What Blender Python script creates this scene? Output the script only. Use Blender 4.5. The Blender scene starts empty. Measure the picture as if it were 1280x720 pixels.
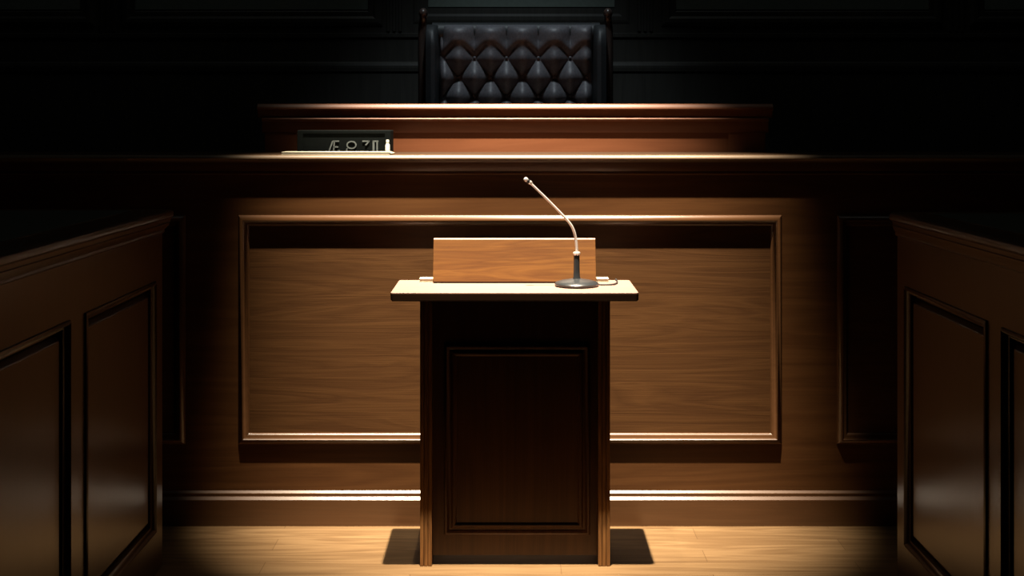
import bpy, bmesh, math, random
from mathutils import Vector, Matrix
random.seed(4)
S = bpy.context.scene
C = S.collection
FPX, EYE, HY = 1600.0, 1.65, 150.0     # focal length in pixels, eye height, horizon row


# ------------------------------------------------------------------ materials
def new_mat(name):
    m = bpy.data.materials.new(name); m.use_nodes = True
    nt = m.node_tree; b = nt.nodes['Principled BSDF']
    return m, nt, b


def plain(name, col, rough=.5, metal=0, spec=.5, noise=0.0, nscale=40):
    m, nt, b = new_mat(name)
    b.inputs['Roughness'].default_value = rough
    b.inputs['Metallic'].default_value = metal
    b.inputs['Specular IOR Level'].default_value = spec
    tc = nt.nodes.new('ShaderNodeTexCoord')
    n = nt.nodes.new('ShaderNodeTexNoise'); n.inputs['Scale'].default_value = nscale; n.inputs['Detail'].default_value = 5
    r = nt.nodes.new('ShaderNodeValToRGB')
    k = noise
    r.color_ramp.elements[0].position = .3; r.color_ramp.elements[1].position = .7
    r.color_ramp.elements[0].color = [c * (1 - k) for c in col] + [1]
    r.color_ramp.elements[1].color = [min(1, c * (1 + k)) for c in col] + [1]
    nt.links.new(tc.outputs['Object'], n.inputs['Vector'])
    nt.links.new(n.outputs['Fac'], r.inputs['Fac'])
    nt.links.new(r.outputs['Color'], b.inputs['Base Color'])
    return m


def wood(name, light, dark, axis='X', rough=.38, spec=.4, scale=1.0, bump=.12, contrast=1.0, planks=None):
    m, nt, b = new_mat(name)
    N, L = nt.nodes.new, nt.links.new
    b.inputs['Roughness'].default_value = rough
    b.inputs['Specular IOR Level'].default_value = spec
    tc = N('ShaderNodeTexCoord')
    mp = N('ShaderNodeMapping')
    sc = {'X': (.55, 7, 7), 'Y': (7, .55, 7), 'Z': (7, 7, .55)}[axis]
    mp.inputs['Scale'].default_value = [s * scale for s in sc]
    L(tc.outputs['Object'], mp.inputs['Vector'])
    # broad cathedral figure
    n1 = N('ShaderNodeTexNoise'); n1.inputs['Scale'].default_value = 1.1; n1.inputs['Detail'].default_value = 3
    n1.inputs['Distortion'].default_value = 1.2
    L(mp.outputs['Vector'], n1.inputs['Vector'])
    mul = N('ShaderNodeMath'); mul.operation = 'MULTIPLY'; mul.inputs[1].default_value = 9
    L(n1.outputs['Fac'], mul.inputs[0])
    fr = N('ShaderNodeMath'); fr.operation = 'PINGPONG'; fr.inputs[1].default_value = 1
    L(mul.outputs[0], fr.inputs[0])
    # fine pores
    mp2 = N('ShaderNodeMapping'); mp2.inputs['Scale'].default_value = [s * scale * (1 if s < 1 else 9) * 1.6 for s in sc]
    L(tc.outputs['Object'], mp2.inputs['Vector'])
    n2 = N('ShaderNodeTexNoise'); n2.inputs['Scale'].default_value = 2.2; n2.inputs['Detail'].default_value = 6
    L(mp2.outputs['Vector'], n2.inputs['Vector'])
    # large tone changes
    n3 = N('ShaderNodeTexNoise'); n3.inputs['Scale'].default_value = 1.6; n3.inputs['Detail'].default_value = 2
    L(tc.outputs['Object'], n3.inputs['Vector'])
    a1 = N('ShaderNodeMath'); a1.operation = 'MULTIPLY_ADD'; a1.inputs[1].default_value = .38 * contrast; a1.inputs[2].default_value = 0
    L(fr.outputs[0], a1.inputs[0])
    a2 = N('ShaderNodeMath'); a2.operation = 'MULTIPLY_ADD'; a2.inputs[1].default_value = .5
    L(n2.outputs['Fac'], a2.inputs[0]); L(a1.outputs[0], a2.inputs[2])
    a3 = N('ShaderNodeMath'); a3.operation = 'MULTIPLY_ADD'; a3.inputs[1].default_value = .35
    L(n3.outputs['Fac'], a3.inputs[0]); L(a2.outputs[0], a3.inputs[2])
    r = N('ShaderNodeValToRGB')
    r.color_ramp.elements[0].position = .32; r.color_ramp.elements[1].position = .82
    r.color_ramp.elements[0].color = list(dark) + [1]; r.color_ramp.elements[1].color = list(light) + [1]
    L(a3.outputs[0], r.inputs['Fac'])
    out = r.outputs['Color']
    if planks:
        pw, pl = planks
        mpb = N('ShaderNodeMapping'); mpb.inputs['Location'].default_value = (0.37, 0.03, 0)
        L(tc.outputs['Object'], mpb.inputs['Vector'])
        br = N('ShaderNodeTexBrick')
        br.inputs['Scale'].default_value = 1
        br.inputs['Brick Width'].default_value = pl; br.inputs['Row Height'].default_value = pw
        br.inputs['Mortar Size'].default_value = .0015; br.inputs['Mortar Smooth'].default_value = .4
        br.inputs['Color1'].default_value = (1, 1, 1, 1); br.inputs['Color2'].default_value = (.82, .80, .76, 1)
        br.inputs['Mortar'].default_value = (.5, .42, .34, 1)
        L(mpb.outputs['Vector'], br.inputs['Vector'])
        mx = N('ShaderNodeMix'); mx.data_type = 'RGBA'; mx.blend_type = 'MULTIPLY'; mx.inputs['Factor'].default_value = 1
        L(out, mx.inputs[6]); L(br.outputs['Color'], mx.inputs[7]); out = mx.outputs[2]
    L(out, b.inputs['Base Color'])
    bp = N('ShaderNodeBump'); bp.inputs['Strength'].default_value = bump; bp.inputs['Distance'].default_value = .002
    L(a2.outputs[0], bp.inputs['Height']); L(bp.outputs['Normal'], b.inputs['Normal'])
    return m


OAK_L, OAK_D = (.088, .036, .011), (.054, .020, .0055)
M = {}
M['bench_x'] = wood('bench_wood_horizontal', OAK_L, OAK_D, 'X', contrast=.8)
M['bench_z'] = wood('bench_wood_vertical', OAK_L, OAK_D, 'Z')
M['panel_x'] = wood('bench_panel_figure', (.086, .037, .0112), (.052, .0205, .0058), 'X', rough=.5, bump=.3, contrast=.8, scale=1.6, spec=.25)
M['red_x'] = wood('judge_bench_wood', (.21, .075, .032), (.15, .050, .020), 'X', rough=.4, contrast=.5)
M['side_y'] = wood('barrier_wood_lengthwise', (.075, .032, .011), (.035, .014, .005), 'Y', rough=.32, spec=.4, contrast=.5)
M['side_z'] = wood('barrier_wood_vertical', (.056, .024, .0068), (.040, .0165, .0042), 'Z', rough=.3, spec=.32, contrast=.5, bump=.04)
M['lect_z'] = wood('lectern_wood_vertical', (.085, .035, .011), (.045, .017, .005), 'Z', rough=.38, contrast=.6)
M['lect_x'] = wood('lectern_wood_edge', (.022, .009, .004), (.012, .005, .002), 'X', rough=.5, spec=.1)
M['top'] = wood('pale_maple', (.27, .165, .135), (.245, .146, .114), 'X', rough=.42, contrast=.4, bump=.03)
M['board'] = wood('reading_board_wood', (.118, .047, .009), (.062, .021, .0038), 'X', rough=.4, scale=2.4, contrast=.9)
M['floor'] = wood('oak_floor', (.158, .094, .042), (.090, .048, .018), 'X', rough=.6, scale=1.3, planks=(.13, 1.1), bump=.15, contrast=1.0, spec=.2)
M['dark'] = wood('dark_panelling', (.062, .060, .053), (.036, .034, .030), 'Z', rough=.45, contrast=.4)
M['green'] = plain('dull_green_wall_cloth', (.17, .21, .185), .8, noise=.08, nscale=60)
M['leather'] = plain('black_brown_leather', (.095, .092, .102), .48, spec=.35, noise=.2, nscale=90)
M['leather_dark'] = plain('smooth_black_leather', (.02, .022, .024), .5, spec=.3, noise=.2, nscale=90)
M['frame_dark'] = wood('chair_frame_wood', (.05, .035, .03), (.018, .012, .01), 'Z', rough=.3)
M['stud'] = plain('brass_stud', (.55, .48, .40), .3, metal=1)
M['chrome'] = plain('satin_silver', (.62, .56, .52), .4, metal=.55, noise=.05)
M['edge'] = wood('lectern_edge_strip', (.25, .115, .036), (.12, .05, .015), 'Z', rough=.5, spec=.2, scale=2.5)
M['mould'] = wood('moulding_wood', (.10, .044, .017), (.066, .028, .010), 'X', rough=.3, contrast=.4, bump=.02, spec=.6)
M['mic_black'] = plain('black_microphone_casing', (.016, .018, .020), .32, spec=.5, noise=.1)
M['rubber'] = plain('black_rubber', (.008, .008, .009), .6)
M['gap_shade'] = plain('gap_shade_black', (.005, .004, .004), .95)  # near-black colour for the shade under the reading board
M['paper'] = plain('cream_paper', (.40, .36, .27), .8, noise=.04)
M['paper_dull'] = plain('pale_card', (.36, .30, .20), .7, noise=.04)
M['black_box'] = plain('dark_green_black_plastic', (.0022, .0034, .0034), .8, noise=.15, spec=.06)
M['grey_mark'] = plain('silver_grey_lettering', (.095, .11, .115), .5, spec=.2)
M['white'] = plain('white_plastic', (.45, .45, .41), .4)
M['ceil'] = plain('dark_ceiling_paint', (.02, .02, .02), .9)
M['olive'] = plain('dark_olive_leather_cloth', (.03, .032, .02), .6, noise=.2)
M['steel'] = plain('dark_steel', (.12, .12, .125), .35, metal=1)


# ------------------------------------------------------------------ mesh helpers
def link_mesh(name, bm, mat, parent=None, smooth=False, bevel=0):
    bmesh.ops.recalc_face_normals(bm, faces=bm.faces)
    me = bpy.data.meshes.new(name); bm.to_mesh(me); bm.free()
    me.materials.append(mat)
    if smooth:
        for p in me.polygons: p.use_smooth = True
        me.set_sharp_from_angle(angle=math.radians(42))
    o = bpy.data.objects.new(name, me); C.objects.link(o)
    if parent: o.parent = parent
    if bevel:
        b = o.modifiers.new('bevel', 'BEVEL'); b.width = bevel; b.segments = 2; b.limit_method = 'ANGLE'
    return o


def box(bm, x0, x1, y0, y1, z0, z1):
    v = [bm.verts.new(p) for p in ((x0, y0, z0), (x1, y0, z0), (x1, y1, z0), (x0, y1, z0),
                                   (x0, y0, z1), (x1, y0, z1), (x1, y1, z1), (x0, y1, z1))]
    for f in ((0, 1, 2, 3), (4, 5, 6, 7), (0, 1, 5, 4), (1, 2, 6, 5), (2, 3, 7, 6), (3, 0, 4, 7)):
        bm.faces.new([v[i] for i in f])


def boxes(name, lst, mat, parent=None, bevel=.0015):
    bm = bmesh.new()
    for b in lst: box(bm, *b)
    return link_mesh(name, bm, mat, parent, bevel=bevel)


def extrude_x(bm, prof, x0, x1):
    """closed profile of (y, z) points swept along x"""
    a = [bm.verts.new((x0, y, z)) for y, z in prof]; b = [bm.verts.new((x1, y, z)) for y, z in prof]
    n = len(prof)
    for i in range(n): bm.faces.new((a[i], a[(i + 1) % n], b[(i + 1) % n], b[i]))
    bm.faces.new(a); bm.faces.new(b)


def extrude_y(bm, prof, y0, y1):
    a = [bm.verts.new((x, y0, z)) for x, z in prof]; b = [bm.verts.new((x, y1, z)) for x, z in prof]
    n = len(prof)
    for i in range(n): bm.faces.new((a[i], a[(i + 1) % n], b[(i + 1) % n], b[i]))
    bm.faces.new(a); bm.faces.new(b)


def frame(bm, u0, u1, v0, v1, prof, fn):
    """mitred rectangular moulding; prof = (inset from the outer edge, height off the face); fn maps u, v, n to space"""
    rings = []
    for t, h in prof:
        rings.append([bm.verts.new(fn(*p, h)) for p in ((u0 + t, v0 + t), (u1 - t, v0 + t), (u1 - t, v1 - t), (u0 + t, v1 - t))])
    for a, b in zip(rings, rings[1:]):
        for i in range(4):
            j = (i + 1) % 4
            bm.faces.new((a[i], a[j], b[j], b[i]))
    return rings[-1]


def closed_frame(bm, u0, u1, v0, v1, prof, fn, back=-.012):
    p = [(prof[0][0], back)] + prof + [(prof[-1][0], back), (prof[0][0], back)]
    frame(bm, u0, u1, v0, v1, p, fn)
    bmesh.ops.remove_doubles(bm, verts=bm.verts, dist=1e-5)


def lathe(bm, prof, segs=40, center=(0, 0, 0)):
    cx, cy, cz = center; rings = []
    for r, z in prof:
        if r < 1e-6: rings.append([bm.verts.new((cx, cy, cz + z))])
        else: rings.append([bm.verts.new((cx + r * math.cos(2 * math.pi * k / segs), cy + r * math.sin(2 * math.pi * k / segs), cz + z)) for k in range(segs)])
    for a, b in zip(rings, rings[1:]):
        for k in range(segs):
            q = (k + 1) % segs
            if len(a) == 1 and len(b) == 1: continue
            if len(a) == 1: bm.faces.new((a[0], b[k], b[q]))
            elif len(b) == 1: bm.faces.new((a[k], a[q], b[0]))
            else: bm.faces.new((a[k], a[q], b[q], b[k]))


def tube(bm, pts, radii, segs=14):
    pts = [Vector(p) for p in pts]; n = len(pts)
    if not hasattr(radii, '__len__'): radii = [radii] * n
    rings = []; up = None
    for i, p in enumerate(pts):
        t = (pts[min(i + 1, n - 1)] - pts[max(i - 1, 0)]).normalized()
        if up is None:
            up = t.orthogonal().normalized()
        up = (up - t * up.dot(t)).normalized(); s = t.cross(up)
        rings.append([bm.verts.new(p + (up * math.cos(2 * math.pi * k / segs) + s * math.sin(2 * math.pi * k / segs)) * radii[i]) for k in range(segs)])
    for a, b in zip(rings, rings[1:]):
        for k in range(segs): bm.faces.new((a[k], a[(k + 1) % segs], b[(k + 1) % segs], b[k]))
    bm.faces.new(rings[0]); bm.faces.new(rings[-1])


def spline(pts, per=8):
    P = [Vector(p) for p in pts]; P = [P[0] * 2 - P[1]] + P + [P[-1] * 2 - P[-2]]; out = []
    for i in range(1, len(P) - 2):
        for k in range(per):
            t = k / per; a, b, c, d = P[i - 1], P[i], P[i + 1], P[i + 2]
            out.append(.5 * (2 * b + (c - a) * t + (2 * a - 5 * b + 4 * c - d) * t * t + (3 * b - a - 3 * c + d) * t ** 3))
    out.append(P[-2]); return out


def thing(name, label, cat, loc=(0, 0, 0), group=None):
    o = bpy.data.objects.new(name, None); C.objects.link(o); o.location = loc
    o.empty_display_size = .1
    o['label'] = label; o['category'] = cat
    if group: o['group'] = group
    return o


def struct(o): o['kind'] = 'structure'; return o


# ------------------------------------------------------------------ room shell
struct(boxes('floor', [(-4.6, 4.6, -1.5, 7.6, -.06, 0)], M['floor'], bevel=0))
WY = 7.5
bm = bmesh.new(); box(bm, -4.6, 4.6, WY, WY + .15, 0, 9.4)
struct(link_mesh('wall_back', bm, M['dark']))
struct(boxes('wall_left', [(-4.75, -4.6, -1.5, 7.65, 0, 9.4)], M['dark'], bevel=0))
struct(boxes('wall_right', [(4.6, 4.75, -1.5, 7.65, 0, 9.4)], M['dark'], bevel=0))
struct(boxes('ceiling', [(-4.75, 4.75, -1.5, 7.65, 9.4, 9.5)], M['ceil'], bevel=0))
# the raised floor on which the judge's chair stands
struct(boxes('floor_dais', [(-2.6, 2.6, 5.80, WY, 0.0, .78)], M['dark'], bevel=.004))

# panelling of the back wall
fw = lambda u, v, n: (u, WY - n, v)
PANW = [(-4.3, -2.53), (-2.204, -.844), (-.490, .600), (.961, 2.438), (2.766, 4.35)]
zb = [2.297, 2.297, 2.312, 2.297, 2.297]
wall_prof = [(0, 0), (.006, .020), (.022, .026), (.034, .016), (.046, .014), (.060, 0)]
for i, ((a, b), z) in enumerate(zip(PANW, zb)):
    kk = .35 if i == 2 else 1
    bm = bmesh.new(); closed_frame(bm, a - .09, b + .09, z - .10, 4.6, [(0, 0), (.012, .014 * kk), (.024, .02 * kk), (.045, .02 * kk), (.06, .010 * kk), (.085, .010 * kk), (.095, .003)], fw, back=-.004)
    t = struct(link_mesh('trim_%d' % (i + 1), bm, M['dark']))
    bm = bmesh.new(); box(bm, a, b, WY - .008, WY + .004, z, 4.50)
    p = link_mesh('wall_panel', bm, M['green'], t)
# chair rail and lower moulding
bm = bmesh.new()
extrude_x(bm, [(WY, 1.93), (WY - .010, 1.935), (WY - .013, 1.955), (WY - .013, 1.968), (WY - .009, 1.982), (WY, 1.992)], -4.6, 4.6)
struct(link_mesh('trim_6', bm, M['dark']))
bm = bmesh.new()
extrude_x(bm, [(WY, 2.13), (WY - .012, 2.135), (WY - .012, 2.155), (WY, 2.16)], -4.6, 4.6)
struct(link_mesh('trim_7', bm, M['dark']))
# pilaster strips between the panels
for i, xc in enumerate((-2.367, -.690, .780, 2.602)):
    bm = bmesh.new()
    for dx in (-.035, 0.0, .035):
        extrude_prof = [(xc + dx - .010, WY + .002), (xc + dx - .007, WY - .012), (xc + dx + .007, WY - .012), (xc + dx + .010, WY + .002)]
        a = [bm.verts.new((x, y, 2.17)) for x, y in extrude_prof]; b = [bm.verts.new((x, y, 4.6)) for x, y in extrude_prof]
        for k in range(4): bm.faces.new((a[k], a[(k + 1) % 4], b[(k + 1) % 4], b[k]))
        bm.faces.new(a); bm.faces.new(b)
    struct(link_mesh('trim_%d' % (8 + i), bm, M['dark']))

# ------------------------------------------------------------------ clerk's bench (front counter)
BY = 5.22
bench = thing('panelled_bench', 'long brown panelled bench front running full width behind the lectern', 'bench', (0, BY, 0))
XL, XR = -4.3, 4.3
rails = [(.097, .328), (1.262, 1.50)]
FY = .0
lst = [(XL, XR, 0, .05, .0, .328 + .04), (XL, XR, 0, .05, 1.262 - .04, 1.492)]
for a, b in ((XL, -4.0), (-1.331 - .04, -1.116 + .04), (1.0995 - .04, 1.3246 + .04), (4.0, XR)):
    lst.append((a, b, 0, .05, .368, 1.222))
boxes('front_frame', lst, M['bench_x'], bench, bevel=0)
boxes('bench_carcass', [(XL, XR, .052, .44, 0, 1.478)], M['bench_x'], bench, bevel=0)
fb = lambda u, v, n: (u, -n, v)
bolection = [(0, 0), (.001, .003), (.015, .0155), (.018, .017), (.0215, .017), (.0285, .0095), (.0345, .0085), (.043, -.001), (.0455, -.008)]
for a, b in ((-4.0, -1.331), (-1.116, 1.0995), (1.3246, 4.0)):
    p = boxes('panel', [(a + .038, b - .038, .006, .03, .36, 1.23)], M['panel_x'], bench, bevel=0)
    bm = bmesh.new(); closed_frame(bm, a, b, .328, 1.262, bolection, fb, back=-.012)
    link_mesh('panel_moulding', bm, M['mould'], p, smooth=True)
# baseboard with stepped cap
bm = bmesh.new()
extrude_x(bm, [(0, 0), (-.022, 0), (-.022, .104), (-.0215, .1065), (-.011, .1165), (-.0098, .118), (-.0098, .128), (-.009, .1305), (.0, .1390), (.004, .1390), (.004, 0)], XL, XR)
link_mesh('baseboard', bm, M['mould'], bench)
# worktop with nosing, fascia and small bead
top = bmesh.new()
extrude_x(top, [(.445, 1.478), (.445, 1.508), (-.022, 1.508), (-.031, 1.501), (-.033, 1.494), (-.029, 1.489), (-.016, 1.486), (-.014, 1.478)], XL, XR)
wt = link_mesh('worktop', top, wood('worktop_edge_wood', (.15, .10, .06), (.11, .07, .04), 'X', rough=.33, spec=.6), bench, smooth=True)
bm = bmesh.new()
extrude_x(bm, [(0, 1.478), (-.014, 1.478), (-.012, 1.452), (-.006, 1.441), (-.009, 1.436), (-.008, 1.430), (0, 1.426)], XL, XR)
link_mesh('fascia', bm, M['bench_x'], bench, smooth=True)

boxes('bounce_cut_layer', [(XL, XR, -.012, .44, 1.5065, 1.5088)], wood('dark_bounce_cut', (.042, .022, .011), (.026, .013, .006), 'X', rough=.5, spec=.2), wt, bevel=0)['label'] = 'added dark layer cutting light bounced off the worktop'

# ------------------------------------------------------------------ judge's bench (upper)
JY = 5.68
jb = thing('judge_bench', 'raised reddish wooden judge bench with long ledge, under the tufted chair', 'bench', (0, JY, 0))
boxes('bench_body', [(-1.097, 1.125, .005, .05, 0, 1.66)], M['red_x'], jb, bevel=0)
boxes('pilaster', [(-1.097, -.955, 0, .005, 0, 1.594)], M['red_x'], jb, bevel=.001)
boxes('pilaster', [(.962, 1.125, 0, .005, 0, 1.594)], M['red_x'], jb, bevel=.001)
boxes('end_panel', [(-1.097, -1.07, .05, .12, .0, 1.66)], M['red_x'], jb)
boxes('end_panel', [(1.098, 1.125, .05, .12, .0, 1.66)], M['red_x'], jb)
bm = bmesh.new()
prof = [(.12, 1.66), (.12, 1.722), (-.008, 1.722), (-.012, 1.720), (-.0235, 1.704), (-.0245, 1.700), (-.022, 1.696), (-.006, 1.694), (-.006, 1.660)]
extrude_x(bm, prof, -1.127, 1.155)
link_mesh('ledge', bm, M['red_x'], jb, smooth=True)
bm = bmesh.new()
extrude_x(bm, [(.008, 1.665), (-.006, 1.665), (-.009, 1.664), (-.0175, 1.655), (-.0175, 1.650), (-.014, 1.646), (-.003, 1.644), (-.003, 1.60), (.0, 1.595), (.008, 1.595)], -1.108, 1.137)
link_mesh('under_ledge_moulding', bm, M['red_x'], jb, smooth=True)

# ------------------------------------------------------------------ side barriers
def barrier(sign, X, slabX, yfar, panels, name, label, brief):
    """X = inner face; runs towards the camera from yfar"""
    t = thing('side_barrier', label, 'barrier', (X, yfar, 0), 'panelled side barriers')
    # local: x outward = sign, y negative = towards the camera
    out = 1.1
    near = -4.7
    def bx(lst): # (n0,n1) measured outward from the face
        r = []
        for n0, n1, y0, y1, z0, z1 in lst:
            xs = sorted((sign * n0, sign * n1)); r.append((xs[0], xs[1], y0, y1, z0, z1))
        return r
    z0p, z1p = .160, 1.056
    lst = [(0, .04, near, 0, 0, z0p), (0, .04, near, 0, z1p, 1.27)]
    edges = [0.0]
    for a, b in panels: edges += [a, b]
    edges.append(near)
    for i in range(0, len(edges), 2): lst.append((0, .04, edges[i + 1], edges[i], z0p, z1p))
    boxes('face_frame', bx(lst), M['side_z'], t, bevel=0)
    boxes('barrier_body', bx([(.041, out, near, 0, 0, 1.27)]), M['side_z'], t, bevel=0)
    fn = lambda u, v, n: (-sign * n, u, v)
    for a, b in panels:
        bm = bmesh.new()
        ring = frame(bm, b, a, z0p, z1p, [(.0, -.030), (.028, -.030), (.030, -.024), (.042, -.012), (.046, -.010)], fn)
        bm.faces.new(ring)
        p = link_mesh('raised_panel', bm, M['side_z'], t)
        bm = bmesh.new()
        closed_frame(bm, b - .010, a + .010, z0p - .010, z1p + .010, [(0, 0), (.002, .006), (.008, .009), (.013, .006), (.018, -.006), (.026, -.010), (.030, -.024)], fn, back=-.028)
        link_mesh('panel_moulding', bm, M['side_z'], p, smooth=True)
    ov = abs(X - slabX)
    # top slab with moulded inner edge and a cove beneath
    bm = bmesh.new()
    P = [(-ov + .012, 1.270), (-ov + .010, 1.284), (-ov, 1.292), (-ov, 1.308), (-ov + .006, 1.316), (-ov + .014, 1.318), (out + .02, 1.318), (out + .02, 1.270)]
    extrude_y(bm, [(sign * a, b) for a, b in P], near, ov)
    link_mesh('top_rail', bm, M['side_y'], t, smooth=True)
    bm = bmesh.new()
    P = [(.0, 1.270), (-ov + .008, 1.270), (-ov + .012, 1.260), (-.004, 1.244), (-.006, 1.236), (0, 1.230)] if ov > .025 else \
        [(.0, 1.270), (-.014, 1.270), (-.012, 1.258), (-.005, 1.246), (-.006, 1.238), (0, 1.232)]
    extrude_y(bm, [(sign * a, b) for a, b in P], near, ov * .4)
    link_mesh('under_moulding', bm, M['side_y'], t, smooth=True)
    boxes('top_inlay', bx([(.09, out - .08, near + .02, -.08, 1.317, 1.3205)]), M['olive'], t, bevel=0)
    return t


barrier(-1, -1.295, -1.262, 4.74, [(-.105, -.853), (-1.007, -1.757), (-1.91, -2.66), (-2.81, -3.56)], 'l',
        'dark panelled wooden side barrier on the black display box side of the lectern', 'left')
barrier(1, 1.385, 1.363, 4.60, [(-.105, -.863), (-.997, -1.757), (-1.91, -2.66), (-2.81, -3.56)], 'r',
        'dark panelled wooden side barrier on the microphone side of the lectern', 'right')

# ------------------------------------------------------------------ lectern
LY = 4.73
lec = thing('lectern', 'dark wooden lectern with wide pale top standing in the pool of light', 'lectern', (.012, LY, 0))
ox = -.012
ZT = 1.025
for x0, x1 in ((-.340, -.296), (.319, .3636)):
    sp = boxes('side_panel', [(x0 + ox, x1 + ox, .012, .27, 0, ZT - .032)], M['lect_z'], lec, bevel=.003)
    fe = boxes('front_edge', [(x0 + ox + k, x0 + ox + k + .0135, 0, .012, 0, ZT - .032) for k in (0.0, .0150, .0300)], M['edge'], sp, bevel=.002)
    fe['label'] = 'lighter ribbed front edge'
fp = boxes('front_panel', [(-.296 + ox, .319 + ox, .035, .055, .030, ZT - .032)], M['lect_z'], lec, bevel=.001)
bm = bmesh.new()
closed_frame(bm, -.252 + ox, .290 + ox, .106, .816, [(0, 0), (.003, .007), (.009, .010), (.016, .007), (.020, .003), (.026, .003), (.032, .009), (.038, .009), (.046, 0)],
             lambda u, v, n: (u, .035 - n, v), back=-.004)
link_mesh('panel_moulding', bm, M['lect_z'], fp, smooth=True)
boxes('inner_shelf', [(-.296 + ox, .319 + ox, .056, .25, .35, .37)], M['lect_z'], lec)
# top
bm = bmesh.new()
x0, x1, y0, y1 = -.449 + ox + .008, .4595 + ox - .0, -.10, .27
def rr(inset, z, r=.012):
    pts = []
    for cx, cy, a0 in ((x1 - r, y0 + r, -90), (x1 - r, y1 - r, 0), (x0 + r, y1 - r, 90), (x0 + r, y0 + r, 180)):
        for k in range(5):
            a = math.radians(a0 + 22.5 * k); pts.append((cx + (r - inset) * math.cos(a), cy + (r - inset) * math.sin(a), z))
    return [bm.verts.new(p) for p in pts]
rs = [rr(.006, ZT - .032), rr(.001, ZT - .027), rr(0, ZT - .006), rr(.001, ZT - .0025)]
for a, b in zip(rs, rs[1:]):
    for k in range(20): bm.faces.new((a[k], a[(k + 1) % 20], b[(k + 1) % 20], b[k]))
bm.faces.new(rs[0]); bm.faces.new(rs[-1])
tp = link_mesh('lectern_top', bm, M['lect_x'], lec)
tp['label'] = 'dark edged lectern top'
bm = bmesh.new()
rs = [rr(.0012, ZT - .0025), rr(.0012, ZT - .0008), rr(.0025, ZT)]
for a, b in zip(rs, rs[1:]):
    for k in range(20): bm.faces.new((a[k], a[(k + 1) % 20], b[(k + 1) % 20], b[k]))
bm.faces.new(rs[0]); bm.faces.new(rs[-1])
o = link_mesh('top_surface', bm, M['top'], tp); o['label'] = 'pale lectern surface'
# reading board, leaning back
bm = bmesh.new()
bx0, bx1 = -.3025 + ox, .3215 + ox
H, T = .166, .014
extrude_x(bm, [(.168 + a, ZT + .006 + b) for a, b in ((0, 0), (.043, .1585), (.0475, .1625), (.057, .1625), (.014, 0))], bx0, bx1)
rb = link_mesh('reading_board', bm, M['board'], lec, bevel=.0006); rb['label'] = 'orange brown upright board'
boxes('gap_shade_strip', [(bx0 + .004, bx1 - .004, .170, .184, ZT, ZT + .008)], M['gap_shade'], rb, bevel=0)  # dark strip standing in for the shadow gap beneath the board

# folder lying behind the board
fo = thing('document_folder', 'thin cream folder lying flat behind the board on the lectern', 'folder', (.008, LY + .235, ZT))
for i, (a, b, c, d, e, f) in enumerate([(-.366, .366, -.028, .030, .0005, .0022), (-.366, .366, -.028, .030, .0105, .0125)]):
    boxes('cover', [(a, b, c, d, e, f)], M['paper_dull'], fo, bevel=.0006)
boxes('sheets', [(-.362, .362, -.026, .028, .0022, .0105)], M['paper'], fo, bevel=.0005)

# ------------------------------------------------------------------ microphone
MD = 4.815; ms = MD / FPX
mic = thing('desk_microphone', 'gooseneck microphone with round black base standing on the lectern top', 'microphone', ((720.8 - 640) * ms, MD, ZT))
def mp(px, py, dy=0): return ((px - 720.8) * ms, dy, EYE - (py - HY) * ms - ZT)
bm = bmesh.new(); lathe(bm, [(0, 0), (.076, 0), (.082, .004), (.083, .010), (.079, .015), (.060, .021), (.030, .026), (.016, .029), (.0, .029)], 64)
link_mesh('base', bm, M['mic_black'], mic, smooth=True)
bm = bmesh.new(); lathe(bm, [(.0, .028), (.015, .028), (.0125, .036), (.0115, .06), (.011, .118), (0, .118)], 32)
link_mesh('stem', bm, M['mic_black'], mic, smooth=True)
bm = bmesh.new(); lathe(bm, [(.0, .117), (.0125, .117), (.0135, .120), (.0135, .126), (.012, .129), (0, .129)], 32)
link_mesh('collar', bm, M['chrome'], mic, smooth=True)
pts = spline([mp(721.2, 316), mp(720.5, 306), mp(719.2, 296), mp(717, 288, -.002), mp(712.5, 279.5, -.004), mp(702, 267.5, -.008), mp(685.5, 250.5, -.016), mp(663.5, 229, -.030)], 10)
bm = bmesh.new(); n = len(pts)
tube(bm, pts, [.0056 - .0014 * i / (n - 1) for i in range(n)], 16)
link_mesh('gooseneck', bm, M['chrome'], mic, smooth=True)
a, b = Vector(mp(664.5, 229.2, -.029)), Vector(mp(655.5, 222.5, -.036))
bm = bmesh.new(); tube(bm, [a, a.lerp(b, .15), a.lerp(b, .3), a.lerp(b, .34)], [.0035, .0075, .008, .005], 20)
cap = link_mesh('microphone_head', bm, M['chrome'], mic, smooth=True)
bm = bmesh.new(); tube(bm, [a.lerp(b, .33), a.lerp(b, .42), a.lerp(b, .6), a.lerp(b, .64)], [.006, .0078, .0078, .006], 20)
link_mesh('black_band', bm, M['rubber'], cap, smooth=True)
bm = bmesh.new(); tube(bm, [a.lerp(b, .63), a.lerp(b, .7), a.lerp(b, .9), a.lerp(b, 1.0), a.lerp(b, 1.04)], [.006, .008, .008, .006, .002], 20)
link_mesh('grille', bm, M['chrome'], cap, smooth=True)
bm = bmesh.new(); tube(bm, spline([(.078, .01, .006), (.095, .012, .004), (.135, .02, .004), (.155, .06, .004), (.162, .12, .004), (.162, .180, .004)], 6), .003, 10)
link_mesh('cable', bm, M['rubber'], mic, smooth=True)

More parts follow.
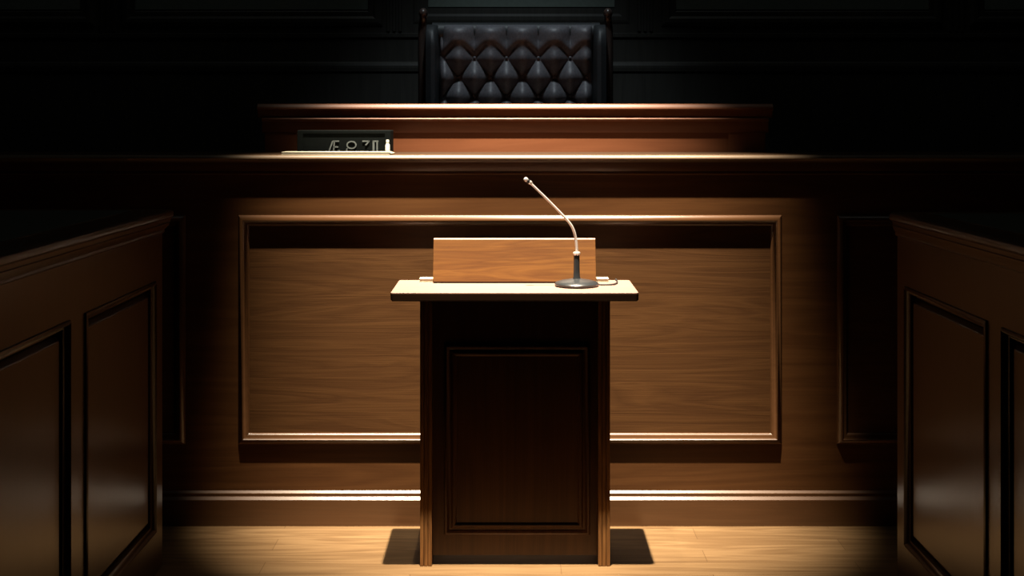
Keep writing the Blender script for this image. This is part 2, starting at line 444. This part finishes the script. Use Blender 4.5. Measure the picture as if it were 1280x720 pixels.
# ------------------------------------------------------------------ things on the clerk's worktop
WT = 1.509
ns = 5.38 / FPX
bxo = thing('display_box', 'low black box with grey characters standing on the bench worktop', 'box', ((430 - 640) * ns, 5.38, WT))
boxes('casing', [(-.196, .196, .0, .13, 0, .098)], M['black_box'], bxo, bevel=.004)
boxes('rim', [(-.196, -.172, -.004, .0, .004, .096), (.172, .196, -.004, 0, .004, .096), (-.172, .172, -.004, 0, .084, .096)], M['black_box'], bxo, bevel=.001)
def stroke(bm, x0, z0, x1, z1, w=.0055):
    a, b = Vector((x0, 0, z0)), Vector((x1, 0, z1)); d = (b - a).normalized(); s = Vector((-d.z, 0, d.x)) * w / 2
    v = [bm.verts.new(p + Vector((0, dy, 0))) for dy in (-.004, .001) for p in (a + s, b + s, b - s, a - s)]
    for f in ((0, 1, 2, 3), (4, 5, 6, 7), (0, 1, 5, 4), (1, 2, 6, 5), (2, 3, 7, 6), (3, 0, 4, 7)): bm.faces.new([v[i] for i in f])
def cx(px): return (px - 430) * ns
def glyph(strokes):
    bm = bmesh.new()
    for s in strokes: stroke(bm, *s)
    return link_mesh('character', bm, M['grey_mark'], bxo)
zt, zm, zl = .052, .028, .005
glyph([(cx(411), zl, cx(416), zt), (cx(416), zt, cx(424), zt), (cx(417), zl, cx(418), zt), (cx(417), zm, cx(423), zm), (cx(422), .012, cx(425), .012)])
ring = [(cx(439.5) + .019 * math.cos(a), .036 + .015 * math.sin(a)) for a in [i * math.pi / 6 for i in range(13)]]
ring2 = [(cx(439.5) + .021 * math.cos(a), .012 + .011 * math.sin(a)) for a in [i * math.pi / 6 for i in range(13)]]
glyph([(*ring[i], *ring[i + 1]) for i in range(12)] + [(*ring2[i], *ring2[i + 1]) for i in range(7, 12)] + [(cx(433), .009, cx(434), .022)])
glyph([(cx(453), zt, cx(462), zt), (cx(461.5), zt, cx(457), .035)])
glyph([(cx(467), .006, cx(467), zt, .008), (cx(471.5), .006, cx(471.5), zt, .006), (cx(466), zt, cx(473), zt)])

bt = thing('small_bottle', 'small white bottle standing at the right end of the black box', 'bottle', ((484.5 - 640) * 5.34 / FPX, 5.34, WT))
bm = bmesh.new(); lathe(bm, [(0, 0), (.0105, 0), (.011, .003), (.0095, .034), (.008, .040), (.0055, .043), (.0055, .046), (0, .046)], 24)
link_mesh('bottle_body', bm, M['white'], bt, smooth=True)
bm = bmesh.new(); lathe(bm, [(0, .046), (.0065, .046), (.0065, .057), (.005, .059), (0, .059)], 20)
link_mesh('cap', bm, plain('grey_cap', (.35, .35, .33), .5), bt, smooth=True)

pp = thing('paper_stack', 'cream papers lying at the worktop edge before the black box', 'papers', ((421 - 640) * 5.22 / FPX, 5.28, WT))
for i in range(5):
    w = .222 + random.uniform(-.003, .003); dx = random.uniform(-.004, .004)
    boxes('sheet', [(-w + dx, w + dx, -.078 + random.uniform(0, .004), .045, .0022 * i, .0022 * (i + 1) - .0002)], M['paper'], pp, bevel=0)

# ------------------------------------------------------------------ judge's chair
CY = 6.22; cs = CY / FPX
chx = (645 - 640) * cs
ch = thing('judge_chair', 'high-backed dark tufted leather armchair behind the judge bench', 'chair', (chx, CY, .78))
def cz(py): return EYE - (py - HY) * cs - .78
def cxx(px): return (px - 645) * cs
# back shell
bm = bmesh.new()
prof = []
ztop = cz(34)
w = .44
outer = [(-w, .50), (-w, ztop - .05), (-w + .03, ztop - .012), (-w + .08, ztop), (w - .08, ztop), (w - .03, ztop - .012), (w, ztop - .05), (w, .50)]
a = [bm.verts.new((x, .045, z)) for x, z in outer]; b = [bm.verts.new((x, .13, z)) for x, z in outer]
for k in range(8): bm.faces.new((a[k], a[(k + 1) % 8], b[(k + 1) % 8], b[k]))
bm.faces.new(a); bm.faces.new(b)
link_mesh('back_shell', bm, M['leather_dark'], ch, smooth=True, bevel=.012)
# tufted cushion: buttons on a diamond grid, pleats running up from the top row
ux0, ux1 = cxx(549), cxx(741); vz0, vz1 = .52, cz(30)
px_, pz_ = 40 * cs, 48 * cs
bx_, bz_ = cxx(593), cz(72)
def tuft(x, z):
    u = (x - bx_) / px_; v = (z - bz_) / pz_
    if v > 0.0:   # above the top row of buttons: straight pleats
        k = min(1, v / .5); k = k * k * (3 - 2 * k)
        d = abs(math.sin(math.pi * u))
        aa = abs(math.sin(math.pi * (u + v))) * abs(math.sin(math.pi * (u - v)))
        hgt = (1 - k) * aa ** .9 + k * d ** .8
    else:
        aa = abs(math.sin(math.pi * (u + v))) * abs(math.sin(math.pi * (u - v)))
        hgt = aa ** .9
    return hgt
NX, NZ = 230, 220
bm = bmesh.new(); grid = []
for j in range(NZ + 1):
    row = []
    z = vz0 + (vz1 - vz0) * j / NZ
    for i in range(NX + 1):
        x = ux0 + (ux1 - ux0) * i / NX
        e = min(1, min(x - ux0, ux1 - x) / .035); et = min(1, (vz1 - z) / .05)
        edge = math.sqrt(max(0, 1 - (1 - e) ** 2)) * math.sqrt(max(0, 1 - (1 - et) ** 2))
        y = .045 - edge * (.018 + .055 * tuft(x, z))
        # the back leans slightly
        row.append(bm.verts.new((x, y, z)))
    grid.append(row)
for j in range(NZ):
    for i in range(NX): bm.faces.new((grid[j][i], grid[j][i + 1], grid[j + 1][i + 1], grid[j + 1][i]))
bmesh.ops.recalc_face_normals(bm, faces=bm.faces)
tc_ = link_mesh('tufted_cushion', bm, M['leather'], ch, smooth=True)
for r in range(-9, 1):
    for c in range(-3, 5):
        for half in (0, 1):
            x = bx_ + (c + .5 * half) * px_; z = bz_ + (r + .5 * half) * pz_
            if not (ux0 + .03 < x < ux1 - .03 and vz0 + .03 < z < bz_ + .01): continue
            bm = bmesh.new(); bmesh.ops.create_uvsphere(bm, u_segments=10, v_segments=6, radius=.008)
            bmesh.ops.transform(bm, matrix=Matrix.Translation((x, .020, z)) @ Matrix.Diagonal((1, .6, 1, 1)), verts=bm.verts)
            link_mesh('button', bm, M['leather'], tc_, smooth=True)
# side posts with scrolled ears, and wings
for s, pxc in ((-1, 527.5), (1, 761.5)):
    xc = cxx(pxc)
    bm = bmesh.new()
    tube(bm, [(xc, .06, .40), (xc, .06, cz(60)), (xc, .055, cz(36)), (xc - s * .002, .045, cz(24)), (xc - s * .004, .030, cz(17))], [.022, .024, .022, .018, .015], 18)
    po = link_mesh('back_post', bm, M['frame_dark'], ch, smooth=True)
    bm = bmesh.new()
    bmesh.ops.create_uvsphere(bm, u_segments=18, v_segments=12, radius=.026)
    bmesh.ops.transform(bm, matrix=Matrix.Translation((xc - s * .004, .030, cz(16))) @ Matrix.Diagonal((.85, 1.1, 1, 1)), verts=bm.verts)
    link_mesh('scroll_ear', bm, M['frame_dark'], po, smooth=True)
    bm = bmesh.new()
    xi, xo = cxx(645 + s * 97), cxx(645 + s * 112)
    P = [(xi, .04), (xi + s * .004, -.03), (xi + s * .014, -.060), (xi + s * .032, -.070), (xo, -.050), (xo + s * .004, .05)]
    zs = [(.50, 1), (cz(60), 1), (cz(42), .85), (cz(33), .45), (cz(30), .1)]
    rings = []
    for z, k in zs:
        rings.append([bm.verts.new((x, .05 + (y - .05) * k, z)) for x, y in P])
    for a, b in zip(rings, rings[1:]):
        for k in range(6): bm.faces.new((a[k], a[(k + 1) % 6], b[(k + 1) % 6], b[k]))
    bm.faces.new(rings[0]); bm.faces.new(rings[-1])
    link_mesh('wing', bm, M['leather_dark'], ch, smooth=True)
    # arm
    bm = bmesh.new()
    tube(bm, spline([(s * .40, .06, .70), (s * .41, -.10, .715), (s * .41, -.30, .70), (s * .40, -.33, .67)], 6), .035, 16)
    ar = link_mesh('armrest', bm, M['leather'], ch, smooth=True)
    bm = bmesh.new(); tube(bm, [(s * .40, -.25, .46), (s * .405, -.28, .58), (s * .41, -.26, .69)], .018, 12)
    link_mesh('arm_support', bm, M['frame_dark'], ar, smooth=True)
bm = bmesh.new(); tube(bm, [(-w + .03, .07, ztop - .022), (w - .03, .07, ztop - .022)], .05, 24)
link_mesh('top_roll', bm, M['leather_dark'], ch, smooth=True)
boxes('seat_cushion', [(-.36, .36, -.36, .05, .42, .52)], M['leather'], ch, bevel=.03)
boxes('seat_frame', [(-.38, .38, -.37, .12, .37, .42)], M['frame_dark'], ch, bevel=.01)
bm = bmesh.new(); lathe(bm, [(0, .08), (.05, .08), (.05, .12), (.03, .14), (.03, .37), (0, .37)], 24, (0, -.05, 0))
link_mesh('pedestal', bm, M['steel'], ch, smooth=True)
for k in range(5):
    a = 2 * math.pi * k / 5 + .3
    e = Vector((math.cos(a) * .32, -.05 + math.sin(a) * .32, .075))
    bm = bmesh.new(); tube(bm, [(math.cos(a) * .03, -.05 + math.sin(a) * .03, .105), e], [.024, .015], 10)
    lg = link_mesh('leg', bm, M['steel'], ch, smooth=True)
    bm = bmesh.new(); tube(bm, [e + Vector((-.015, 0, -.045)), e + Vector((.015, 0, -.045))], .030, 16)
    link_mesh('caster', bm, M['rubber'], lg, smooth=True)

# ------------------------------------------------------------------ lights
def spot(name, loc, target, power, col, angle, blend, radius):
    l = bpy.data.lights.new(name, 'SPOT'); l.energy = power; l.color = col
    l.spot_size = math.radians(angle); l.spot_blend = blend; l.shadow_soft_size = radius
    o = bpy.data.objects.new(name, l); C.objects.link(o); o.location = loc
    o.rotation_euler = (Vector(target) - Vector(loc)).to_track_quat('-Z', 'Y').to_euler()
    return o
WARM = (1.0, .86, .66)
spot('key_spot', (-.10, BY - 1.55, 9.0), (0.06, 5.30, .2), 27500, WARM, 18.0, .95, .05).scale = (1, .88, 1)
spot('second_spot', (-1.0, BY - 1.50, 9.0), (0.05, 5.30, .2), 1800, WARM, 18.0, .95, .05).scale = (1, .78, 1)
spot('chair_spot', (0.02, 4.9, 5.3), (0.02, 6.45, 1.95), 250, (.80, .93, 1.0), 42, 1.0, .12)

al = bpy.data.lights.new('fill_light', 'AREA'); al.shape = 'RECTANGLE'; al.size = 5; al.size_y = 2.5; al.energy = 14; al.color = (.95, 1.0, .92)  # added faint overhead fill for the dim wall panels, not a real fixture
ao = bpy.data.objects.new('fill_light', al); C.objects.link(ao); ao.location = (0, 4.4, 9.3)
w = bpy.data.worlds.new('world'); S.world = w; w.use_nodes = True
w.node_tree.nodes['Background'].inputs[0].default_value = (.6, .7, .8, 1)
w.node_tree.nodes['Background'].inputs[1].default_value = 0.0

# ------------------------------------------------------------------ camera
cam = bpy.data.cameras.new('camera'); co = bpy.data.objects.new('camera', cam); C.objects.link(co)
co.location = (0, 0, EYE); co.rotation_euler = (math.radians(90), 0, 0)
cam.sensor_width = 36; cam.lens = 36 * FPX / 1280; cam.shift_y = -(360 - HY) / 1280
cam.clip_start = .05; cam.clip_end = 60
S.camera = co
S.view_settings.view_transform = 'Standard'; S.view_settings.look = 'None'
S.view_settings.gamma = 1; S.view_settings.use_curve_mapping = False
S.view_settings.exposure = 0
